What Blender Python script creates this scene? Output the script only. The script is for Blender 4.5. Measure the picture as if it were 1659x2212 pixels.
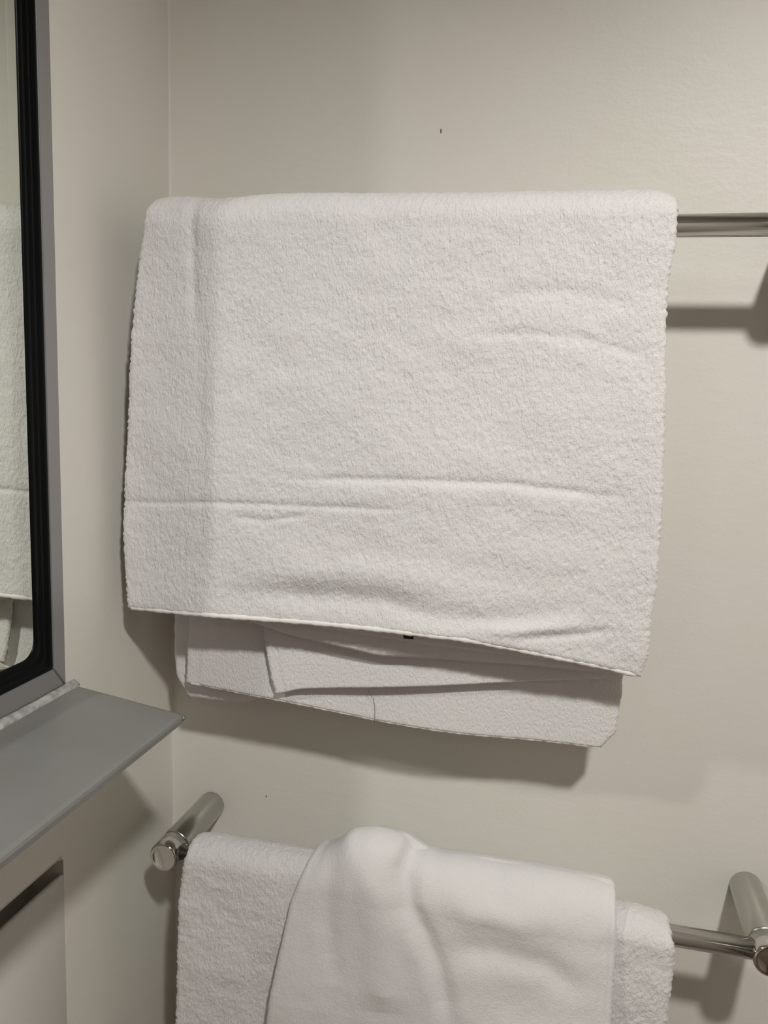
import bpy, bmesh, math
import numpy as np
from mathutils import Matrix, Vector

# ------------------------------------------------------------------ clear
for o in list(bpy.data.objects):
    bpy.data.objects.remove(o)
SC = bpy.context.scene
COL = SC.collection

# ------------------------------------------------------------------ camera
# world: wall_back is y = 0, wall_left is x = 0, z up, metres
FPX = 1760.0
cd = bpy.data.cameras.new('camera')
cd.sensor_fit = 'VERTICAL'
cd.sensor_height = 36.0
cd.lens = FPX / 2212.0 * 36.0
cd.clip_start = 0.01
cam = bpy.data.objects.new('camera', cd)
COL.objects.link(cam)
RT = Vector((0.9732, 0.2280, 0.0295)).normalized()
FW = Vector((-0.2221, 0.9655, -0.1358)).normalized()
UP = RT.cross(FW).normalized()
RT = FW.cross(UP).normalized()
M = Matrix((RT, UP, -FW)).transposed().to_4x4()
M.translation = Vector((0.4467, -0.85, 1.55))
cam.matrix_world = M
SC.camera = cam

# ------------------------------------------------------------------ world, lights, exposure
w = bpy.data.worlds.new('world')
SC.world = w
w.use_nodes = True
w.node_tree.nodes['Background'].inputs[0].default_value = (0.02, 0.02, 0.02, 1)
w.node_tree.nodes['Background'].inputs[1].default_value = 1.0
SC.view_settings.view_transform = 'Standard'
SC.view_settings.look = 'None'
SC.view_settings.exposure = 0.0
SC.view_settings.gamma = 1.0
SC.view_settings.use_curve_mapping = False
SC.cycles.use_denoising = True
SC.cycles.caustics_reflective = False
SC.cycles.caustics_refractive = False
SC.cycles.max_bounces = 10
SC.cycles.diffuse_bounces = 7

LAMP_E = 62.0
MIRROR_PASS = 0.12           # share of the added lamp's light let through the glass
MIRROR_REFL = 0.42
SPOT_BLEND = 0.54            # recessed downlights: the ceiling itself stays dim


def lamp(name, loc, energy, r, color):
    ld = bpy.data.lights.new(name, 'SPOT')
    ld.spot_size = math.radians(164)
    ld.spot_blend = SPOT_BLEND
    ld.energy = energy
    ld.shadow_soft_size = r
    ld.color = color
    o = bpy.data.objects.new(name, ld)
    o.location = loc
    COL.objects.link(o)
    return o


WARM = (1.0, 0.965, 0.915)
lamp('ceiling_lamp_bulb', (0.80, -1.18, 2.36), LAMP_E, 0.045, WARM)
lamp('far_ceiling_lamp_bulb', (0.62, -2.25, 2.36), LAMP_E * 0.085, 0.05, WARM)
# added lamp behind the glass, standing in for the ceiling lamp's reflection
lamp('added_lamp_behind_mirror', (-0.78, -1.18, 2.36), LAMP_E * MIRROR_REFL / MIRROR_PASS, 0.055, (0.97, 0.97, 0.86))


# ------------------------------------------------------------------ materials
def mat(name, color, rough=0.6, metal=0.0, spec=0.5, sheen=0.0):
    m = bpy.data.materials.new(name)
    m.use_nodes = True
    b = m.node_tree.nodes['Principled BSDF']
    b.inputs['Base Color'].default_value = (*color, 1)
    b.inputs['Roughness'].default_value = rough
    b.inputs['Metallic'].default_value = metal
    b.inputs['Specular IOR Level'].default_value = spec
    if sheen:
        b.inputs['Sheen Weight'].default_value = sheen
    return m


def add_bump(m, layers, dist=0.001):
    """layers: (scale xyz, noise scale, detail, strength)"""
    nt = m.node_tree
    b = nt.nodes['Principled BSDF']
    tc = nt.nodes.new('ShaderNodeTexCoord')
    last = None
    for (sx, sy, sz), ns, det, st in layers:
        mp = nt.nodes.new('ShaderNodeMapping')
        mp.inputs['Scale'].default_value = (sx, sy, sz)
        nt.links.new(tc.outputs['Object'], mp.inputs['Vector'])
        no = nt.nodes.new('ShaderNodeTexNoise')
        no.inputs['Scale'].default_value = ns
        no.inputs['Detail'].default_value = det
        nt.links.new(mp.outputs[0], no.inputs['Vector'])
        bu = nt.nodes.new('ShaderNodeBump')
        bu.inputs['Strength'].default_value = st
        bu.inputs['Distance'].default_value = dist
        nt.links.new(no.outputs[0], bu.inputs['Height'])
        if last:
            nt.links.new(last.outputs[0], bu.inputs['Normal'])
        last = bu
    nt.links.new(last.outputs[0], b.inputs['Normal'])
    return m


def add_tint(m, c1, c2, scale, lo=0.35, hi=0.65, stretch=(1, 1, 1)):
    nt = m.node_tree
    b = nt.nodes['Principled BSDF']
    tc = nt.nodes.new('ShaderNodeTexCoord')
    mp = nt.nodes.new('ShaderNodeMapping')
    mp.inputs['Scale'].default_value = stretch
    no = nt.nodes.new('ShaderNodeTexNoise')
    no.inputs['Scale'].default_value = scale
    no.inputs['Detail'].default_value = 3
    cr = nt.nodes.new('ShaderNodeValToRGB')
    cr.color_ramp.elements[0].position = lo
    cr.color_ramp.elements[0].color = (*c1, 1)
    cr.color_ramp.elements[1].position = hi
    cr.color_ramp.elements[1].color = (*c2, 1)
    nt.links.new(tc.outputs['Object'], mp.inputs['Vector'])
    nt.links.new(mp.outputs[0], no.inputs['Vector'])
    nt.links.new(no.outputs[0], cr.inputs[0])
    nt.links.new(cr.outputs[0], b.inputs['Base Color'])
    return m


M_WALL = mat('wall_paint', (0.72, 0.70, 0.65), 0.42, spec=0.35)
add_tint(M_WALL, (0.735, 0.71, 0.672), (0.715, 0.71, 0.652), 5.0)
add_bump(M_WALL, [((1, 1, 2.2), 38, 3, 0.14), ((1, 1, 1), 230, 3, 0.08)], 0.002)
M_CAULK = mat('white_caulk', (0.71, 0.69, 0.645), 0.5)
M_FAR = mat('beige_tile', (0.42, 0.40, 0.36), 0.5)
add_tint(M_FAR, (0.50, 0.475, 0.44), (0.55, 0.525, 0.485), 3)
M_FLOOR = mat('brown_floor', (0.30, 0.24, 0.19), 0.35)
add_tint(M_FLOOR, (0.17, 0.125, 0.085), (0.22, 0.165, 0.115), 9)
M_CEIL = mat('ceiling_paint', (0.74, 0.73, 0.69), 0.7)
M_DOOR = mat('brown_wood', (0.16, 0.085, 0.04), 0.4)
add_tint(M_DOOR, (0.12, 0.06, 0.03), (0.2, 0.11, 0.055), 6, stretch=(6, 6, 0.6))
M_PANEL = mat('panel_paint', (0.76, 0.735, 0.695), 0.45, spec=0.35)
add_bump(M_PANEL, [((1, 1, 1), 200, 2, 0.05)], 0.001)
M_FRAME = mat('satin_anodised_frame', (0.33, 0.325, 0.33), 0.42, metal=0.55)
add_bump(M_FRAME, [((1, 1, 1), 900, 2, 0.05)], 0.0005)
M_SHELF = mat('grey_painted_shelf', (0.23, 0.23, 0.225), 0.42, metal=0.2)
add_tint(M_SHELF, (0.225, 0.226, 0.218), (0.245, 0.248, 0.243), 14)
M_LIP = mat('pale_sealant', (0.40, 0.40, 0.39), 0.55)
add_tint(M_LIP, (0.27, 0.27, 0.27), (0.50, 0.50, 0.48), 130)
M_RUBBER = mat('black_rubber', (0.0020, 0.0025, 0.003), 0.35, spec=0.10)
M_CHROME = mat('polished_chrome', (0.66, 0.64, 0.61), 0.11, metal=1.0)
M_BAR = mat('drawn_chrome', (0.52, 0.505, 0.49), 0.15, metal=1.0)
M_BAR.node_tree.nodes['Principled BSDF'].inputs['Anisotropic'].default_value = 0.9
M_BAR.node_tree.nodes['Principled BSDF'].inputs['Anisotropic Rotation'].default_value = 0.25
_t = M_BAR.node_tree.nodes.new('ShaderNodeTangent')
_t.direction_type = 'RADIAL'
_t.axis = 'X'
M_BAR.node_tree.links.new(_t.outputs[0], M_BAR.node_tree.nodes['Principled BSDF'].inputs['Tangent'])
M_SATIN = mat('satin_chrome', (0.50, 0.495, 0.46), 0.24, metal=1.0)
add_bump(M_SATIN, [((1, 1, 1), 60, 2, 0.05)], 0.0008)
M_TERRY = mat('white_terry', (0.775, 0.765, 0.775), 0.95, spec=0.12, sheen=0.15)
add_bump(M_TERRY, [((1, 1, 0.5), 560, 3, 0.9), ((1, 1, 0.8), 1500, 2, 0.45)], 0.0014)
M_SMOOTH = mat('white_short_pile', (0.745, 0.735, 0.745), 0.95, spec=0.12, sheen=0.15)
add_bump(M_SMOOTH, [((1, 1, 0.7), 750, 3, 0.6)], 0.0010)
M_HEM = mat('white_hem_weave', (0.84, 0.82, 0.81), 0.85, spec=0.2)
add_bump(M_HEM, [((1, 1, 1), 1400, 2, 0.3)], 0.0006)
M_BLACK = mat('black_cloth', (0.008, 0.008, 0.009), 0.7)
M_HAIR = mat('dark_hair', (0.06, 0.035, 0.025), 0.5)
M_FLECK = mat('dark_fleck', (0.09, 0.085, 0.075), 0.8)

# silvered glass, made partly see-through so the added lamp shines into the room
M_MIRROR = bpy.data.materials.new('silvered_glass')
M_MIRROR.use_nodes = True
nt = M_MIRROR.node_tree
for n in list(nt.nodes):
    nt.nodes.remove(n)
out = nt.nodes.new('ShaderNodeOutputMaterial')
mx = nt.nodes.new('ShaderNodeMixShader')
gl = nt.nodes.new('ShaderNodeBsdfGlossy')
gl.inputs['Roughness'].default_value = 0.0
gl.inputs['Color'].default_value = (0.90, 0.93, 0.86, 1)
tr = nt.nodes.new('ShaderNodeBsdfTransparent')
mx.inputs[0].default_value = MIRROR_PASS
nt.links.new(gl.outputs[0], mx.inputs[1])
nt.links.new(tr.outputs[0], mx.inputs[2])
nt.links.new(mx.outputs[0], out.inputs[0])


# ------------------------------------------------------------------ helpers
def link(name, me, m, parent=None, smooth=True):
    o = bpy.data.objects.new(name, me)
    COL.objects.link(o)
    if m:
        me.materials.append(m)
    if parent:
        o.parent = parent
    if smooth:
        me.polygons.foreach_set('use_smooth', [True] * len(me.polygons))
    return o


def mesh_from(name, V, F):
    me = bpy.data.meshes.new(name)
    me.from_pydata([tuple(v) for v in V], [], F)
    me.update()
    return me


def thing(name, label, cat, loc, group=None):
    o = bpy.data.objects.new(name, None)
    COL.objects.link(o)
    o.location = loc
    o.empty_display_size = 0.05
    o['label'] = label
    o['category'] = cat
    if group:
        o['group'] = group
    return o


def obj(name, me, m, root=None, smooth=True):
    """mesh given in world coordinates; re-based on its root's location"""
    if root is not None:
        base = Vector(root.location)
        r = root
        while r.parent:
            r = r.parent
            base += Vector(r.location)
        me.transform(Matrix.Translation(-base))
    return link(name, me, m, root, smooth)


def bm_box(bm, a, b, bev=0.0):
    r = bmesh.ops.create_cube(bm, size=1.0)
    s = [abs(b[i] - a[i]) for i in range(3)]
    c = [(a[i] + b[i]) / 2 for i in range(3)]
    for v in r['verts']:
        v.co = Vector((v.co.x * s[0] + c[0], v.co.y * s[1] + c[1], v.co.z * s[2] + c[2]))
    if bev:
        es = list({e for v in r['verts'] for e in v.link_edges})
        bmesh.ops.bevel(bm, geom=es, offset=bev, segments=2, affect='EDGES')


def box_mesh(name, boxes, bev=0.0):
    bm = bmesh.new()
    for a, b in boxes:
        bm_box(bm, a, b, bev)
    me = bpy.data.meshes.new(name)
    bm.to_mesh(me)
    bm.free()
    return me


def lathe(name, origin, axis, prof, seg=48):
    """prof: list of (distance along axis, radius); closed with caps if radius 0"""
    ax = Vector(axis).normalized()
    t = Vector((0, 0, 1)) if abs(ax.z) < 0.9 else Vector((1, 0, 0))
    e1 = ax.cross(t).normalized()
    e2 = ax.cross(e1).normalized()
    V, F = [], []
    for d, r in prof:
        for k in range(seg):
            a = 2 * math.pi * k / seg
            V.append(Vector(origin) + ax * d + (e1 * math.cos(a) + e2 * math.sin(a)) * max(r, 1e-5))
    n = len(prof)
    for i in range(n - 1):
        for k in range(seg):
            k2 = (k + 1) % seg
            F.append((i * seg + k, i * seg + k2, (i + 1) * seg + k2, (i + 1) * seg + k))
    F.append(tuple(range(seg)))
    F.append(tuple(reversed([(n - 1) * seg + k for k in range(seg)])))
    me = mesh_from(name, V, F)
    bm = bmesh.new()
    bm.from_mesh(me)
    bmesh.ops.recalc_face_normals(bm, faces=bm.faces)
    bm.to_mesh(me)
    bm.free()
    return me


def tube(name, pts, r, seg=8):
    pts = [Vector(p) for p in pts]
    V, F = [], []
    for i, p in enumerate(pts):
        d = (pts[min(i + 1, len(pts) - 1)] - pts[max(i - 1, 0)]).normalized()
        t = Vector((0, 1, 0)) if abs(d.y) < 0.9 else Vector((1, 0, 0))
        e1 = d.cross(t).normalized()
        e2 = d.cross(e1).normalized()
        rr = r[i] if isinstance(r, (list, tuple)) else r
        for k in range(seg):
            a = 2 * math.pi * k / seg
            V.append(p + (e1 * math.cos(a) + e2 * math.sin(a)) * rr)
    for i in range(len(pts) - 1):
        for k in range(seg):
            k2 = (k + 1) % seg
            F.append((i * seg + k, (i + 1) * seg + k, (i + 1) * seg + k2, i * seg + k2))
    F.append(tuple(range(seg)))
    F.append(tuple(reversed([(len(pts) - 1) * seg + k for k in range(seg)])))
    return mesh_from(name, V, F)


# ---- lattice noise on arrays (metres)
def vnoise(a, b, seed):
    rng = np.random.RandomState(seed)
    T = rng.rand(256, 256).astype(np.float32) * 2 - 1
    ia = np.floor(a).astype(int)
    ib = np.floor(b).astype(int)
    fa = a - ia
    fb = b - ib
    fa = fa * fa * (3 - 2 * fa)
    fb = fb * fb * (3 - 2 * fb)
    g = lambda i, j: T[i & 255, j & 255]
    return ((g(ia, ib) * (1 - fa) + g(ia + 1, ib) * fa) * (1 - fb)
            + (g(ia, ib + 1) * (1 - fa) + g(ia + 1, ib + 1) * fa) * fb)


def pile(X, S, seed, k=1.0):
    """terry loops: clumps leaning a little, higher than wide"""
    wob = vnoise(X / 0.03, S / 0.03, seed + 9) * 0.004
    a = X + 0.25 * S + wob
    n = (vnoise(a / 0.0024, S / 0.0050, seed) * 0.00034
         + vnoise(a / 0.0015, S / 0.0028, seed + 1) * 0.00030
         + vnoise(X / 0.0085, S / 0.0065, seed + 2) * 0.00020
         + vnoise(X / 0.024, S / 0.018, seed + 3) * 0.00035)
    return n * k


def interp(x, pts):
    p = sorted(pts)
    return np.interp(x, [q[0] for q in p], [q[1] for q in p])


def smooth_interp(x, pts, n=400, w=0.03):
    """interp softened with a small box filter"""
    p = sorted(pts)
    lo, hi = p[0][0], p[-1][0]
    g = np.linspace(lo - w, hi + w, n)
    y = np.interp(g, [q[0] for q in p], [q[1] for q in p])
    k = max(1, int(w / (g[1] - g[0])))
    ker = np.hanning(k + 2)[1:-1]
    ker /= ker.sum()
    yp = np.pad(y, (k, k), mode='edge')
    ys = np.convolve(yp, ker, 'same')[k:-k]
    return np.interp(x, g, ys)


def crease(X, Z, pts, width, amp, fade=0.03):
    """groove (amp < 0) or ridge along a polyline in the x, z plane of the cloth"""
    best = np.full(X.shape, 1e9)
    along = np.zeros(X.shape)
    tot = sum(math.dist(pts[i], pts[i + 1]) for i in range(len(pts) - 1))
    acc = 0.0
    for i in range(len(pts) - 1):
        (x0, z0), (x1, z1) = pts[i], pts[i + 1]
        L = math.dist(pts[i], pts[i + 1])
        t = ((X - x0) * (x1 - x0) + (Z - z0) * (z1 - z0)) / (L * L)
        tc = np.clip(t, 0, 1)
        d = np.hypot(X - x0 - tc * (x1 - x0), Z - z0 - tc * (z1 - z0))
        m = d < best
        best = np.where(m, d, best)
        along = np.where(m, acc + tc * L, along)
        acc += L
    env = np.clip(along / fade, 0, 1) * np.clip((tot - along) / fade, 0, 1) if fade else 1.0
    return amp * env * np.exp(-(best / width) ** 2)


def cloth(name, P, N, th, root, m, edge=None, back_th=None):
    """P mid-surface (rows, cols, 3), N outward normals, th half thickness (rows, cols)"""
    r, c, _ = P.shape
    A = P + N * th[..., None]
    B = P - N * (th if back_th is None else back_th)[..., None]
    V = np.concatenate([A.reshape(-1, 3), B.reshape(-1, 3)]).astype(np.float32)
    n = r * c
    idx = np.arange(n).reshape(r, c)
    qa = np.stack([idx[:-1, :-1], idx[:-1, 1:], idx[1:, 1:], idx[1:, :-1]], -1).reshape(-1, 4)
    qb = qa[:, ::-1] + n
    loop = np.concatenate([idx[0, :-1], idx[:-1, -1], idx[-1, :0:-1], idx[:0:-1, 0]])
    nx = np.roll(loop, -1)
    qs = np.stack([nx, loop, loop + n, nx + n], -1)
    Q = np.concatenate([qa, qb, qs])
    me = bpy.data.meshes.new(name)
    me.vertices.add(len(V))
    me.vertices.foreach_set('co', V.ravel())
    me.loops.add(Q.size)
    me.loops.foreach_set('vertex_index', Q.ravel().astype(np.int32))
    me.polygons.add(len(Q))
    me.polygons.foreach_set('loop_start', np.arange(0, Q.size, 4, dtype=np.int32))
    me.polygons.foreach_set('use_smooth', np.ones(len(Q), dtype=bool))
    me.update(calc_edges=True)
    me.validate()
    return obj(name, me, m, root)


def normals(P):
    du = np.gradient(P, axis=1)
    dv = np.gradient(P, axis=0)
    n = np.cross(du, dv)
    n /= np.linalg.norm(n, axis=-1, keepdims=True) + 1e-12
    return n


def drape(name, root, m, yb, zb, R, Rt, xl, xr, xbl, xbr, zf, zbk, half, seed,
          nu=400, nf=300, na=60, nb=90, field=None, bulge=None, tilt=None, pk=1.0, drop=None,
          selvage=0.0, back_lean=0.0, back_wave=None, taper=0.006):
    """a cloth hung over a bar: back hang, over the top, front hang.
    xl / xr: front edges as functions of z; xbl / xbr: back edges; zf(x), zbk(x): bottoms;
    Rt(x): height of the arch over the bar; R: front/back radius."""
    u = np.linspace(0, 1, nu)
    u = u + 0.012 * np.sin(2 * np.pi * u) * -1      # a few more columns near the edges
    rows = []
    S = []
    # back, bottom to bar
    xm = xl(np.array(zb)) + (xr(np.array(zb)) - xl(np.array(zb))) * u
    s0 = 0.0
    zb_bot = zbk(u)
    for t in np.linspace(0, 1, nb, endpoint=False):
        z = zb_bot + (zb - zb_bot) * t
        x = xbl(z) + (xbr(z) - xbl(z)) * u
        y = np.full(nu, yb + R - back_lean * min(1.0, (1 - t) * 1.6))
        if back_wave is not None:
            y = y + back_wave(x) * (1 - t) ** 2
        rows.append(np.stack([x, y, z], -1))
        S.append((z - zb))
    # arch
    for a in np.linspace(0, math.pi, na, endpoint=False):
        k = a / math.pi
        z = zb + Rt(xm) * math.sin(a)
        y = np.full(nu, yb) + R * math.cos(a)
        x = (xbl(np.full(nu, zb)) + (xbr(np.full(nu, zb)) - xbl(np.full(nu, zb))) * u) * (1 - k) + xm * k
        rows.append(np.stack([x, y, z], -1))
        S.append(np.full(nu, a * 0.028))
    zft = zf(u)
    for t in np.linspace(0, 1, nf):
        z = zb + (zft - zb) * t
        x = xl(z) + (xr(z) - xl(z)) * u
        y = np.full(nu, yb - R)
        if bulge is not None:
            y = y - bulge(x, z, u, t)
        rows.append(np.stack([x, y, z], -1))
        S.append(math.pi * 0.028 + (zb - z))
    P = np.stack(rows)
    S = np.stack(S)
    X = P[..., 0]
    N = -normals(P)
    if N[-1, nu // 2, 1] > 0:
        N = -N
    if field is not None:
        isf = (np.arange(P.shape[0]) >= nb + na // 2)[:, None]
        D = field(X, P[..., 2]) * isf
        P = P + N * D[..., None]
    # round the rim
    U = np.minimum(np.arange(nu), np.arange(nu)[::-1])[None, :] * (np.ptp(xm) / nu)
    rw = np.arange(P.shape[0])
    Vd = np.minimum(rw * 0.004, (rw[-1] - rw) * 0.0012)[:, None]
    d = np.minimum(U, Vd)
    q = np.clip(d / taper, 0, 1)
    th = half * np.sqrt(np.clip(1 - (1 - q) ** 2, 0.02, 1))
    pl = pile(X, S, seed, pk)
    # the pile is cut short along hem and selvage
    flat = np.clip((Vd - 0.006) / 0.003, 0.25, 1)
    if selvage:
        su = (np.arange(nu) * (np.ptp(xm) / nu))[None, :]
        s = np.clip((su - selvage) / 0.003, 0.12, 1)
        th = th * (0.72 + 0.28 * s)
        pl = pl * s + (1 - s) * np.sin(S * 900) * 0.00025
    pl = pl * flat
    # ragged edge
    fr = np.exp(-(U / 0.004) ** 2) * vnoise(S / 0.0022, X * 0 + 3.3, seed + 20) * 0.0011 * pk
    sgn = np.where(np.arange(nu) < nu / 2, -1, 1)[None, :]
    P[..., 0] += fr * sgn
    return cloth(name, P, N, th + pl, root, m, back_th=th)


def hem(name, pts, r, root, m):
    """rolled hem along a bottom edge"""
    pts = [Vector(p) for p in pts]
    L = []
    n = 160
    arr = np.array([list(p) for p in pts])
    x = np.linspace(arr[0, 0], arr[-1, 0], n)
    ys = smooth_interp(x, list(zip(arr[:, 0], arr[:, 1])))
    zs = smooth_interp(x, list(zip(arr[:, 0], arr[:, 2])))
    rr = [r * (1 + 0.12 * math.sin(i * 1.9) + 0.1 * math.sin(i * 0.7)) for i in range(n)]
    rr[0] = rr[-1] = r * 0.4
    return obj(name, tube(name, list(zip(x, ys, zs)), rr, 10), m, root)


# ================================================================== SETTING
RX, RY, RZ = 1.70, -2.60, 2.45
TH = 0.006                       # left wall, kept thin so its opening won't clip the added lamp


def structure(name, me, m, smooth=False):
    o = link(name, me, m, None, smooth)
    o['kind'] = 'structure'
    return o


structure('wall_back', box_mesh('wall_back', [((-0.006, 0, 0), (RX, 0.05, RZ))]), M_WALL)
structure('wall_right', box_mesh('wall_right', [((RX, RY, 0), (RX + 0.05, 0.05, RZ))]), M_FAR)
structure('wall_front', box_mesh('wall_front', [((-0.006, RY - 0.05, 0), (RX + .05, RY, RZ))]), M_DOOR)
structure('floor', box_mesh('floor', [((-0.006, RY - 0.05, -0.05), (RX + .05, 0.05, 0))]), M_FLOOR)
structure('ceiling', box_mesh('ceiling', [((-0.006, RY - 0.05, RZ), (RX + .05, 0.05, RZ + 0.05))]), M_CEIL)
structure('door_1', box_mesh('door_1', [((0.45, RY, 0.0), (1.25, RY + 0.03, 2.05))], 0.003), M_DOOR)

# left wall: opening behind the mirror for the added lamp, slot over the flush panel
MY0, MY1, MZ0, MZ1 = -0.262, -1.12, 1.325, 2.060       # visible glass
PY0, PY1, PZ0, PZ1 = -0.2166, -0.80, 0.40, 1.0966     # flush panel
SLOT = 0.020
pieces = []
oy0, oy1, oz0, oz1 = MY0 + 0.012, MY1 - 0.012, MZ0 - 0.012, MZ1 + 0.012
pieces.append(((-TH, oy0, PZ1 + SLOT), (0, 0, RZ)))                # strip beside the mirror
pieces.append(((-TH, RY, PZ1 + SLOT), (0, oy1, RZ)))
pieces.append(((-TH, oy1, oz1), (0, oy0, RZ)))
pieces.append(((-TH, oy1, PZ1 + SLOT), (0, oy0, oz0)))
pieces.append(((-TH, PY0, 0), (0, 0, PZ1 + SLOT)))
pieces.append(((-TH, RY, 0), (0, PY1, PZ1 + SLOT)))
pieces.append(((-TH, PY1, 0), (0, PY0, PZ0)))
pieces.append(((-0.05, PY1, PZ0), (-0.040, PY0, PZ1 + SLOT)))        # back of the recess
pieces.append(((-0.05, PY0, PZ0), (-TH, PY0 + 0.006, PZ1 + SLOT + .01)))
pieces.append(((-0.05, PY1 - .006, PZ0), (-TH, PY1, PZ1 + SLOT + .01)))
me = box_mesh('wall_left', pieces)
bm = bmesh.new()
bm.from_mesh(me)
# sloped soffit leading into the slot
a = [(0.0, PZ1 + SLOT), (-0.003, PZ1 + 0.0150), (-0.010, PZ1 + 0.0105), (-0.040, PZ1 + 0.008)]
vs = [[bm.verts.new((x, y, z)) for (x, z) in a] for y in (PY0 - 0.004, PY1)]
for i in range(len(a) - 1):
    bm.faces.new((vs[0][i], vs[1][i], vs[1][i + 1], vs[0][i + 1]))
vc = [bm.verts.new((0.0, PY0, PZ1 + SLOT * 0.7)), bm.verts.new((-0.04, PY0, PZ1 + 0.008))]
bm.faces.new((vs[0][0], vs[0][1], vs[0][2], vs[0][3], vc[1], vc[0]))
vt = bm.verts.new((0.0, PY0, PZ1 + SLOT))
bm.faces.new((vs[0][0], vc[0], vt))
bm.to_mesh(me)
bm.free()
structure('wall_left', me, M_WALL)

# thin bead of caulk down the corner
V, F = [], []
ns = 260
for i in range(ns + 1):
    z = RZ * i / ns
    r = 0.0022 + 0.0004 * math.sin(i * 0.37) + 0.0003 * math.sin(i * 1.3 + 1)
    for k in range(5):
        q = k / 4 * math.pi / 2
        V.append((r * (1 - math.sin(q)), -r * (1 - math.cos(q)), z))
    if i:
        b0, b1 = (i - 1) * 5, i * 5
        for k in range(4):
            F.append((b0 + k, b0 + k + 1, b1 + k + 1, b1 + k))
cb = link('trim_1', mesh_from('trim_1', V, F), M_CAULK)
cb['kind'] = 'structure'

# flush panel in the left wall
pn = thing('access_panel', 'flush off-white panel low in the left wall under the grey shelf, dark gap over it',
           'panel', (0, (PY0 + PY1) / 2, PZ0))
obj('panel_face', box_mesh('panel_face', [((-0.004, PY1 + 0.001, PZ0 + 0.001), (0.0012, PY0 - 0.0014, PZ1))], 0.0007),
    M_PANEL, pn)

# ceiling lamps (above the frame)
for (x, y, lab) in ((0.80, -1.18, 'round chrome ceiling lamp holder nearer the towel wall'),
                    (0.62, -2.25, 'round chrome ceiling lamp holder near the brown door')):
    t = thing('ceiling_lamp', lab, 'lamp', (x, y, RZ))
    obj('ceiling_rose', lathe('ceiling_rose', (x, y, RZ), (0, 0, -1),
                              [(0, .06), (.012, .058), (.02, .03), (.022, .0)]), M_SATIN, t)

# ================================================================== MIRROR
HF = 0.013
mr = thing('framed_mirror', 'wall mirror in a grey metal frame with black rubber seal, on the left wall',
           'mirror', (0, (MY0 + MY1) / 2, 1.286))
FY0, FY1, FZ0, FZ1 = -0.2245, MY1 - 0.038, 1.286, 2.098       # frame outer
GY0, GY1, GZ0, GZ1 = -0.2415, MY1 - 0.020, 1.307, 2.078       # frame inner
outer = [(FY0, FZ0), (FY0, FZ1), (FY1, FZ1), (FY1, FZ0)]
inner = [(GY0, GZ0), (GY0, GZ1), (GY1, GZ1), (GY1, GZ0)]
names = ['right_rail', 'top_rail', 'far_rail', 'bottom_rail']
for i in range(4):
    j = (i + 1) % 4
    g = 0.0004                                  # hairline at each mitre
    o0, o1, i0, i1 = (Vector(outer[i]), Vector(outer[j]), Vector(inner[i]), Vector(inner[j]))
    d = (o1 - o0).normalized() * g
    o0 += d; i0 += d; o1 -= d; i1 -= d
    V = []
    for x in (0.0005, HF):
        for p in (o0, o1, i1, i0):
            V.append((x, p.x, p.y))
    F = [(0, 1, 2, 3), (7, 6, 5, 4)] + [(k, k + 4, (k + 1) % 4 + 4, (k + 1) % 4) for k in range(4)]
    me = mesh_from('frame_rail', V, F)
    bm = bmesh.new(); bm.from_mesh(me)
    bmesh.ops.recalc_face_normals(bm, faces=bm.faces)
    es = [e for e in bm.edges if all(v.co.x > HF - 1e-4 for v in e.verts)]
    bmesh.ops.bevel(bm, geom=es, offset=0.0007, segments=2, affect='EDGES')
    bm.to_mesh(me); bm.free()
    obj('frame_rail', me, M_FRAME, mr, smooth=False)


def rrect(y0, y1, z0, z1, r, x, seg=8):
    """rounded rectangle loop; y0 > y1"""
    P = []
    for cy, cz, a0 in ((y0 - r, z0 + r, -90), (y0 - r, z1 - r, 0), (y1 + r, z1 - r, 90), (y1 + r, z0 + r, 180)):
        for k in range(seg + 1):
            a = math.radians(a0 + 90 * k / seg)
            P.append((x, cy + r * math.cos(a), cz + r * math.sin(a)))
    return P


prof = [(0.0, 0.0005, 0.003), (0.0, 0.0122, 0.003), (0.0025, 0.0130, 0.004), (0.005, 0.0122, 0.005), (0.0062, 0.0104, 0.006),
        (0.0090, 0.0112, 0.008), (0.0115, 0.0116, 0.010), (0.0128, 0.0098, 0.011), (0.0155, 0.0108, 0.013),
        (0.0185, 0.0108, 0.014), (0.0205, 0.0094, 0.015), (0.0205, 0.0005, 0.015)]
# steps are spread so the inner lip meets the visible glass edge
V, F = [], []
nl = 36
for d, x, r in prof:
    f = d / 0.0205
    V += rrect(GY0 + (MY0 - GY0) * f, GY1 + (MY1 - GY1) * f, GZ0 + (MZ0 - GZ0) * f, GZ1 + (MZ1 - GZ1) * f, r, x)
for i in range(len(prof) - 1):
    for k in range(nl):
        k2 = (k + 1) % nl
        F.append((i * nl + k, i * nl + k2, (i + 1) * nl + k2, (i + 1) * nl + k))
me = mesh_from('rubber_seal', V, F)
bm = bmesh.new(); bm.from_mesh(me); bmesh.ops.recalc_face_normals(bm, faces=bm.faces); bm.to_mesh(me); bm.free()
obj('rubber_seal', me, M_RUBBER, mr)
XG = 0.0090
obj('glass', mesh_from('glass', [(XG, MY0 + .004, MZ0 - .004), (XG, MY1 - .004, MZ0 - .004),
                                 (XG, MY1 - .004, MZ1 + .004), (XG, MY0 + .004, MZ1 + .004)], [(0, 3, 2, 1)]),
    M_MIRROR, mr, smooth=False)

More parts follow.
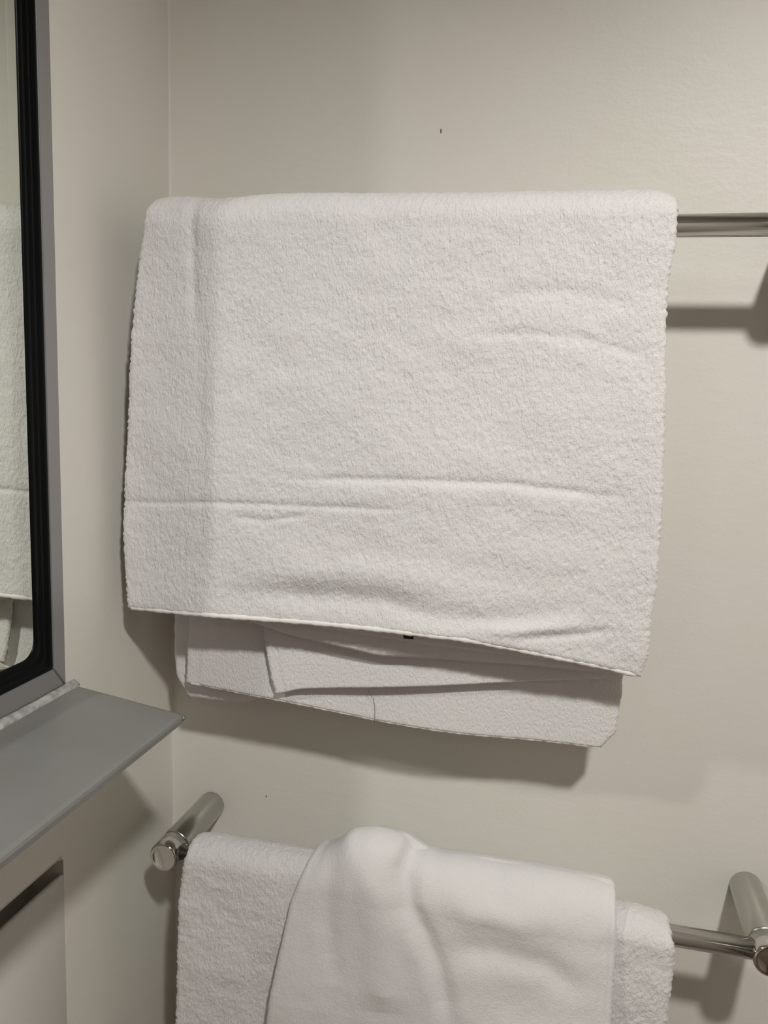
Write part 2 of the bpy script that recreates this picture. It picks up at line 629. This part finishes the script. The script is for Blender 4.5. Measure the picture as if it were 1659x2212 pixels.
# ================================================================== SHELF
sh = thing('metal_shelf', 'grey metal ledge shelf running along the left wall below the mirror', 'shelf',
           (0, -0.65, 1.27))
SY0, SY1 = -0.2195, -1.14
V, F = [], []
prof = [(0.0005, 1.2815), (0.0230, 1.2845), (0.060, 1.2795), (0.1225, 1.2712), (0.1255, 1.2698), (0.1262, 1.2676),
        (0.1250, 1.2625), (0.1238, 1.2625), (0.1244, 1.2672), (0.1215, 1.2686), (0.060, 1.2768), (0.0005, 1.2785)]
nc = 10
ys = [SY0 - 0.0022, SY0 - 0.0006, SY0] 
ys = [SY0 - 0.0008, SY0 - 0.0008] + list(np.linspace(SY0 - .005, SY1, 8))
for j, y in enumerate(ys):
    for (x, z) in prof:
        yy = y + (0.0008 if j == 1 else 0)
        if x > 0.12 and j < 2:
            yy -= 0.0012
        V.append((x, yy, z))
n = len(prof)
for j in range(len(ys) - 1):
    for k in range(n):
        F.append((j * n + k, j * n + (k + 1) % n, (j + 1) * n + (k + 1) % n, (j + 1) * n + k))
F.append(tuple(range(n)))
F.append(tuple(reversed([(len(ys) - 1) * n + k for k in range(n)])))
me = mesh_from('shelf_top', V, F)
bm = bmesh.new(); bm.from_mesh(me); bmesh.ops.recalc_face_normals(bm, faces=bm.faces); bm.to_mesh(me); bm.free()
obj('shelf_top', me, M_SHELF, sh, smooth=False)
# pale sealant strip between frame and shelf
V, F = [], []
ns = 220
for i in range(ns + 1):
    y = -0.2155 + (SY1 + 0.2155) * i / ns
    wv = 0.00015 * math.sin(i * 0.9) + 0.0003 * math.sin(i * 0.21 + 2)
    for (x, z) in ((0.0135, 1.2835), (0.0136, 1.2885 + wv), (0.0155, 1.2892 + wv), (0.0205 + wv, 1.2862), (0.0210 + wv, 1.2840)):
        V.append((x, y, z))
    if i:
        for k in range(4):
            F.append(((i - 1) * 5 + k, (i - 1) * 5 + k + 1, i * 5 + k + 1, i * 5 + k))
F.append((4, 3, 2, 1, 0))
so = obj('sealant_strip', mesh_from('sealant_strip', V, F), M_LIP, sh)
so['label'] = 'pale sealant strip'
hk = obj('end_tab', box_mesh('end_tab', [((0.1245, SY0 - 0.003, 1.2655), (0.1280, SY0 + 0.0025, 1.2692))], 0.0012), M_SATIN, sh)

# ================================================================== TOWEL BARS
YB = -0.105
RB = 0.0095


def towel_bar(z0, z1, x0, x1, label):
    t = thing('towel_bar', label, 'towel bar', ((x0 + x1) / 2, 0, (z0 + z1) / 2), 'chrome towel bars on the back wall')
    for x, z in ((x0, z0), (x1, z1)):
        p = obj('post', lathe('post', (x, 0, z), (0, -1, 0),
                              [(0, .0150), (.0003, .0156), (.002, .0158), (.092, .0158), (.0935, .0150)]), M_SATIN, t)
        obj('end_cap', lathe('end_cap', (x, -.0935, z), (0, -1, 0),
                             [(0, .0138), (.0018, .0138), (.0022, .0157), (.0245, .0157), (.0262, .0148), (.0268, .0128),
                              (.0262, .0118), (.0262, .0)]), M_CHROME, p)
    d = Vector((x1 - x0, 0, z1 - z0))
    obj('bar', lathe('bar', (x0, YB, z0), d, [(0.0135, RB * .7), (.014, RB), (d.length - .014, RB), (d.length - .0135, RB * .7)]),
        M_BAR, t)
    return t


towel_bar(1.7035, 1.7015, 0.052, 0.634, 'upper chrome towel bar, bare only at its right end, thick folded towel on it')
towel_bar(1.0655, 1.0640, 0.0508, 0.6462, 'lower chrome towel bar with both round posts showing beside the towels')

# ================================================================== UPPER TOWEL
ZU = 1.7028
ut = thing('bath_towel', 'large white terry bath towel folded in layers, hanging on the upper bar', 'towel', (0.28, YB, 1.23))
ARR = np.array


def fx(pts):
    return lambda z: smooth_interp(z, [(b, a) for a, b in pts], w=0.02)


FL = fx([(0.0480, 1.735), (0.0440, 1.712), (0.0422, 1.6986), (0.036, 1.6569), (0.0293, 1.5928), (0.0231, 1.5047), (0.0189, 1.4276), (0.021, 1.3675), (0.0241, 1.3371)])
FR = fx([(0.5150, 1.73), (0.5172, 1.7087), (0.5172, 1.6837), (0.514, 1.6548), (0.5142, 1.6182), (0.5183, 1.5624), (0.5213, 1.5053),
         (0.5223, 1.4469), (0.5232, 1.4033), (0.5205, 1.3667), (0.5203, 1.338), (0.5152, 1.3176)])


def bottom(pts, x0, x1):
    """bottom height as a function of u across x0..x1"""
    return lambda u: smooth_interp(x0 + (x1 - x0) * u, pts, w=0.02)


def upper_field(X, Z):
    D = np.zeros(X.shape)
    D += crease(X, Z, [(0.185, 1.4735), (0.25, 1.478), (0.312, 1.4799), (0.394, 1.4813), (0.453, 1.4764), (0.50, 1.4735)], 0.0036, -0.0019, 0.05)
    D += crease(X, Z, [(0.19, 1.4635), (0.30, 1.469), (0.40, 1.470), (0.47, 1.463)], 0.010, 0.0010, 0.05)
    D += crease(X, Z, [(0.015, 1.4438), (0.07, 1.4455), (0.115, 1.4489), (0.20, 1.4505), (0.30, 1.4530)], 0.0028, -0.0013, 0.02)
    D += crease(X, Z, [(0.13, 1.438), (0.17, 1.4345), (0.22, 1.444)], 0.003, -0.0012, 0.02)
    D += crease(X, Z, [(0.348, 1.6071), (0.40, 1.6100), (0.4452, 1.6063), (0.48, 1.597), (0.5100, 1.5850)], 0.0045, -0.0012, 0.03)
    D += crease(X, Z, [(0.42, 1.5950), (0.50, 1.5720)], 0.008, 0.0008, 0.03)
    D += crease(X, Z, [(0.36, 1.64), (0.43, 1.645), (0.50, 1.63)], 0.006, -0.0010, 0.03)
    # roll above the hem in the middle, and the fold running off to the right corner
    D += crease(X, Z, [(0.12, 1.362), (0.20, 1.366), (0.2855, 1.3690), (0.33, 1.3600), (0.3786, 1.3585), (0.42, 1.3660), (0.47, 1.376)], 0.011, -0.0042, 0.08)
    D += crease(X, Z, [(0.15, 1.388), (0.29, 1.392), (0.39, 1.388)], 0.016, 0.0036, 0.08)
    D += crease(X, Z, [(0.35, 1.3500), (0.41, 1.3530), (0.47, 1.3630)], 0.0060, 0.0030, 0.04)
    D += crease(X, Z, [(0.40, 1.3450), (0.45, 1.3505), (0.50, 1.3600)], 0.0045, -0.0020, 0.03)
    # groove where the post end pushes the cloth up near the left
    D += crease(X, Z, [(0.0925, 1.76), (0.0925, 1.7223), (0.0940, 1.67), (0.0960, 1.60)], 0.0055, -0.0026, 0.05)
    D += crease(X, Z, [(0.1010, 1.66), (0.1010, 1.56), (0.108, 1.45), (0.106, 1.37)], 0.010, -0.0012, 0.05)
    D += crease(X, Z, [(0.062, 1.735), (0.060, 1.70), (0.062, 1.62)], 0.020, 0.0018, 0.05)
    D += vnoise(X / 0.07, Z / 0.05, 5) * 0.0016 + vnoise(X / 0.03, Z / 0.02, 6) * 0.0006
    return D


def upper_bulge(x, z, u, t):
    return (0.009 * t * np.exp(-((x - 0.31) / 0.13) ** 2) * t * t + 0.004 * t
            - 0.005 * np.exp(-((x - 0.5) / 0.04) ** 2) * t
            + 0.0030 * t * t * np.sin((x - 0.05) * 26))


def arch_upper(x):
    h = smooth_interp(x, [(0.03, 0.0225), (0.046, 0.0290), (0.060, 0.0305), (0.085, 0.0300), (0.105, 0.0265), (0.125, 0.0262), (0.16, 0.0290),
                          (0.25, 0.0285), (0.40, 0.0255), (0.50, 0.0235), (0.512, 0.0190), (0.52, 0.0120)], w=0.012)
    return h


zf_pts = [(0.0241, 1.3371), (0.1637, 1.339), (0.3039, 1.3413), (0.3594, 1.3405), (0.4012, 1.3352), (0.5152, 1.3176)]
o3 = drape('outer_layer', ut, M_TERRY, YB, ZU, 0.0270, arch_upper, FL, FR,
           fx([(0.052, 1.73), (0.048, 1.55), (0.0415, 1.3209), (0.0392, 1.2775), (0.0416, 1.2465), (0.0565, 1.2229)]),
           fx([(0.515, 1.73), (0.505, 1.5), (0.495, 1.3), (0.483, 1.24)]),
           bottom(zf_pts, 0.024, 0.5152),
           lambda u: smooth_interp(0.05 + 0.44 * u, [(0.0515, 1.2229), (0.0889, 1.2241), (0.1212, 1.2270), (0.1611, 1.2432), (0.3006, 1.2441), (0.4798, 1.2392)], w=0.02),
           0.0036, 11, back_wave=lambda x: 0.009 + 0.007 / (1 + np.exp(-(x - 0.38) / 0.02)) + 0.002 * np.sin(x * 40), nu=460, nf=330, na=70, nb=90, field=upper_field, bulge=upper_bulge)
# rolled hem along the bottom of the front
hx = np.linspace(0.0255, 0.5135, 40)
hz = bottom(zf_pts, 0.024, 0.5152)((hx - 0.024) / 0.4912)
hy = YB - 0.0268 - upper_bulge(hx, hz, 0, 1.0)
hem('hem', [(a, b - 0.0008, c + 0.0012) for a, b, c in zip(hx, hy, hz)], 0.0027, o3, M_HEM)

o2 = drape('middle_layer', ut, M_TERRY, YB, ZU, 0.0190, lambda x: 0.0185 + 0 * x,
           fx([(0.072, 1.73), (0.060, 1.5), (0.070, 1.30)]), fx([(0.508, 1.73), (0.506, 1.5), (0.500, 1.31)]),
           fx([(0.072, 1.73), (0.060, 1.45), (0.0657, 1.3155), (0.0628, 1.2751), (0.0611, 1.2484)]),
           fx([(0.508, 1.73), (0.506, 1.4), (0.5041, 1.2987), (0.5037, 1.2732), (0.5013, 1.2455), (0.4936, 1.2329), (0.4854, 1.2250)]),
           lambda u: smooth_interp(0.06 + 0.44 * u, [(0.06, 1.350), (0.15, 1.348), (0.21, 1.3330), (0.3051, 1.3262), (0.4004, 1.3232), (0.4664, 1.3218), (0.50, 1.3218)]),
           lambda u: smooth_interp(0.058 + 0.43 * u, [(0.0596, 1.2473), (0.1115, 1.2449), (0.1631, 1.2411), (0.2134, 1.2355), (0.2678, 1.2313), (0.3569, 1.2285), (0.4245, 1.2277), (0.4853, 1.2284)]),
           0.0030, 31, back_lean=0.0050, back_wave=lambda x: 0.004 + 0.008 / (1 + np.exp(-(x - 0.41) / 0.02)) + 0.002 * np.sin(x * 34), nu=300, nf=120, na=30, nb=330, pk=0.9, selvage=0.0165)
o1 = drape('inner_layer', ut, M_TERRY, YB, ZU, 0.0125, lambda x: 0.0125 + 0 * x,
           fx([(0.074, 1.73), (0.10, 1.5), (0.15, 1.31)]), fx([(0.503, 1.73), (0.500, 1.31)]),
           fx([(0.074, 1.73), (0.12, 1.45), (0.1529, 1.3273), (0.1565, 1.2988), (0.1619, 1.2703), (0.1680, 1.2515)]),
           fx([(0.503, 1.73), (0.5026, 1.3054)]),
           lambda u: smooth_interp(0.15 + 0.35 * u, [(0.15, 1.330), (0.1917, 1.3200), (0.2763, 1.308), (0.3349, 1.3113), (0.4128, 1.3139), (0.4955, 1.3138)]),
           lambda u: smooth_interp(0.166 + 0.337 * u, [(0.1680, 1.2515), (0.1892, 1.2586), (0.2658, 1.2692), (0.3120, 1.2762), (0.4091, 1.2902), (0.5026, 1.3054)]),
           0.0030, 41, back_lean=0.0080, back_wave=lambda x: 0.0025 * np.sin(x * 30 + 1.5), nu=260, nf=120, na=24, nb=330, pk=0.9, selvage=0.016)
mid_bottom = [(0.0596, 1.2473), (0.1115, 1.2449), (0.1631, 1.2411), (0.2134, 1.2355), (0.2678, 1.2313), (0.3569, 1.2285), (0.4245, 1.2277), (0.4853, 1.2284)]
mid_wave = lambda x: 0.004 + 0.008 / (1 + np.exp(-(x - 0.41) / 0.02)) + 0.002 * np.sin(x * 34)
hx = np.linspace(0.0655, 0.4820, 40)
hz = smooth_interp(0.058 + 0.43 * (hx - 0.0640) / 0.4200, mid_bottom)
hem('hem', [(a, YB + 0.0190 - 0.0050 + mid_wave(a), c + 0.0008) for a, c in zip(hx, hz)], 0.0022, o2, M_HEM)
# care tag end peeking out under the hem
tg = obj('care_tag', box_mesh('care_tag', [((0.3050, -0.1405, 1.3345), (0.3145, -0.1392, 1.3500))], 0.0004), M_BLACK, ut)
tg['label'] = 'small black tag end under the hem'

# ================================================================== LOWER TOWELS
ZL = 1.0650
lt = thing('bath_towel', 'fluffy white terry bath towel straight on the lower bar, beneath the smoother cloth', 'towel', (0.31, YB, 0.55))
LL = fx([(0.0850, 1.10), (0.0790, 1.0772), (0.072, 1.0247), (0.0694, 0.9449), (0.0674, 0.8839), (0.068, 0.5)])
LR = fx([(0.556, 1.10), (0.5620, 1.0857), (0.5635, 1.045), (0.5620, 0.9928), (0.560, 0.5)])


def low_field(X, Z):
    D = vnoise(X / 0.06, Z / 0.06, 15) * 0.0016 + vnoise(X / 0.02, Z / 0.014, 16) * 0.0006
    return D


drape('towel_body', lt, M_TERRY, YB, ZL, 0.0190, lambda x: smooth_interp(x, [(0.075, 0.0180), (0.10, 0.0210), (0.4, 0.0190), (0.53, 0.0165), (0.545, 0.0140), (0.565, 0.0090)], w=0.015), LL, LR,
      fx([(0.0850, 1.10), (0.08, 0.5)]), fx([(0.556, 1.10), (0.55, 0.5)]),
      lambda u: 0.56 + 0 * u, lambda u: 0.60 + 0 * u, 0.0050, 61, nu=420, nf=420, na=60, nb=60, field=low_field, pk=1.15)

ov = thing('hand_towel', 'smoother white towel bunched over the fluffy one on the lower bar', 'towel', (0.35, YB, 0.62))
OL = fx([(0.2380, 1.12), (0.2230, 1.1000), (0.2085, 1.0800), (0.1990, 1.0517), (0.1900, 0.9997), (0.1825, 0.9574), (0.1774, 0.9137), (0.172, 0.6)])
OR = fx([(0.5080, 1.12), (0.5110, 1.1082), (0.5110, 1.0488), (0.5110, 0.9872), (0.510, 0.6)])


def over_arch(x):
    return smooth_interp(x, [(0.215, 0.0330), (0.228, 0.0410), (0.245, 0.0530), (0.268, 0.0575), (0.295, 0.0560), (0.316, 0.0450), (0.335, 0.0410),
                             (0.36, 0.0430), (0.43, 0.0425), (0.50, 0.0400), (0.512, 0.0370)], w=0.016)


def over_field(X, Z):
    D = np.zeros(X.shape)
    D += crease(X, Z, [(0.322, 1.14), (0.3117, 1.1009), (0.3200, 1.07), (0.3360, 1.0438), (0.3520, 1.008), (0.365, 0.95)], 0.0105, -0.0068, 0.03)
    D += crease(X, Z, [(0.285, 1.13), (0.283, 1.09), (0.292, 1.03), (0.30, 0.96)], 0.020, 0.0050, 0.02)
    D += crease(X, Z, [(0.246, 1.12), (0.240, 1.08), (0.238, 1.04), (0.25, 0.98)], 0.011, -0.0030, 0.03)
    D += crease(X, Z, [(0.345, 1.095), (0.38, 1.075), (0.42, 1.073), (0.46, 1.085)], 0.014, 0.0045, 0.04)
    D += crease(X, Z, [(0.35, 1.03), (0.40, 1.040), (0.45, 1.035), (0.49, 1.01)], 0.013, -0.0040, 0.04)
    D += crease(X, Z, [(0.39, 1.005), (0.43, 0.99), (0.46, 0.95)], 0.022, -0.0035, 0.04)
    D += crease(X, Z, [(0.500, 1.12), (0.502, 1.04), (0.500, 0.93)], 0.0055, -0.0022, 0.02)
    D += vnoise(X / 0.05, Z / 0.06, 25) * 0.0022 + vnoise(X / 0.018, Z / 0.018, 26) * 0.0005
    return D


drape('hand_towel_body', ov, M_SMOOTH, YB, ZL, 0.0310, over_arch, OL, OR,
      fx([(0.2380, 1.12), (0.20, 0.7)]), fx([(0.508, 1.12), (0.50, 0.7)]),
      lambda u: 0.60 + 0 * u, lambda u: 0.72 + 0 * u, 0.0042, 81, nu=330, nf=420, na=80, nb=50, field=over_field,
      bulge=lambda x, z, u, t: 0.008 * min(1, t * 4) + 0 * x, pk=0.30)

# ================================================================== SMALL THINGS
hr = obj('hair', tube('hair', [(0.2625, -0.0965, 1.2655), (0.2650, -0.0960, 1.2600), (0.2668, -0.0905, 1.2548), (0.2681, -0.0905, 1.2480),
                               (0.2689, -0.0905, 1.2420), (0.2686, -0.0905, 1.2350), (0.2683, -0.0905, 1.2300)], 0.00018, 6), M_HAIR)
hr['label'] = 'single thin dark hair lying on the lower folds of the upper towel'
hr['category'] = 'hair'
for (x, z, h, lab) in ((0.2979, 1.8191, 0.0022, 'tiny dark fleck on the back wall above the upper towel'),
                       (0.1195, 1.0856, 0.0014, 'tiny dark fleck on the back wall between upper towel and lower bar')):
    f = link('wall_fleck', tube('wall_fleck', [(0, 0.0001, h), (0.0002, -0.0004, h * .3), (0.0003, -0.0004, -h * .4), (0.0001, 0.0001, -h)], [0.0003, 0.0006, 0.0006, 0.0003], 6), M_FLECK)
    f.location = (x, -0.0001, z)
    f['label'] = lab
    f['category'] = 'fleck'
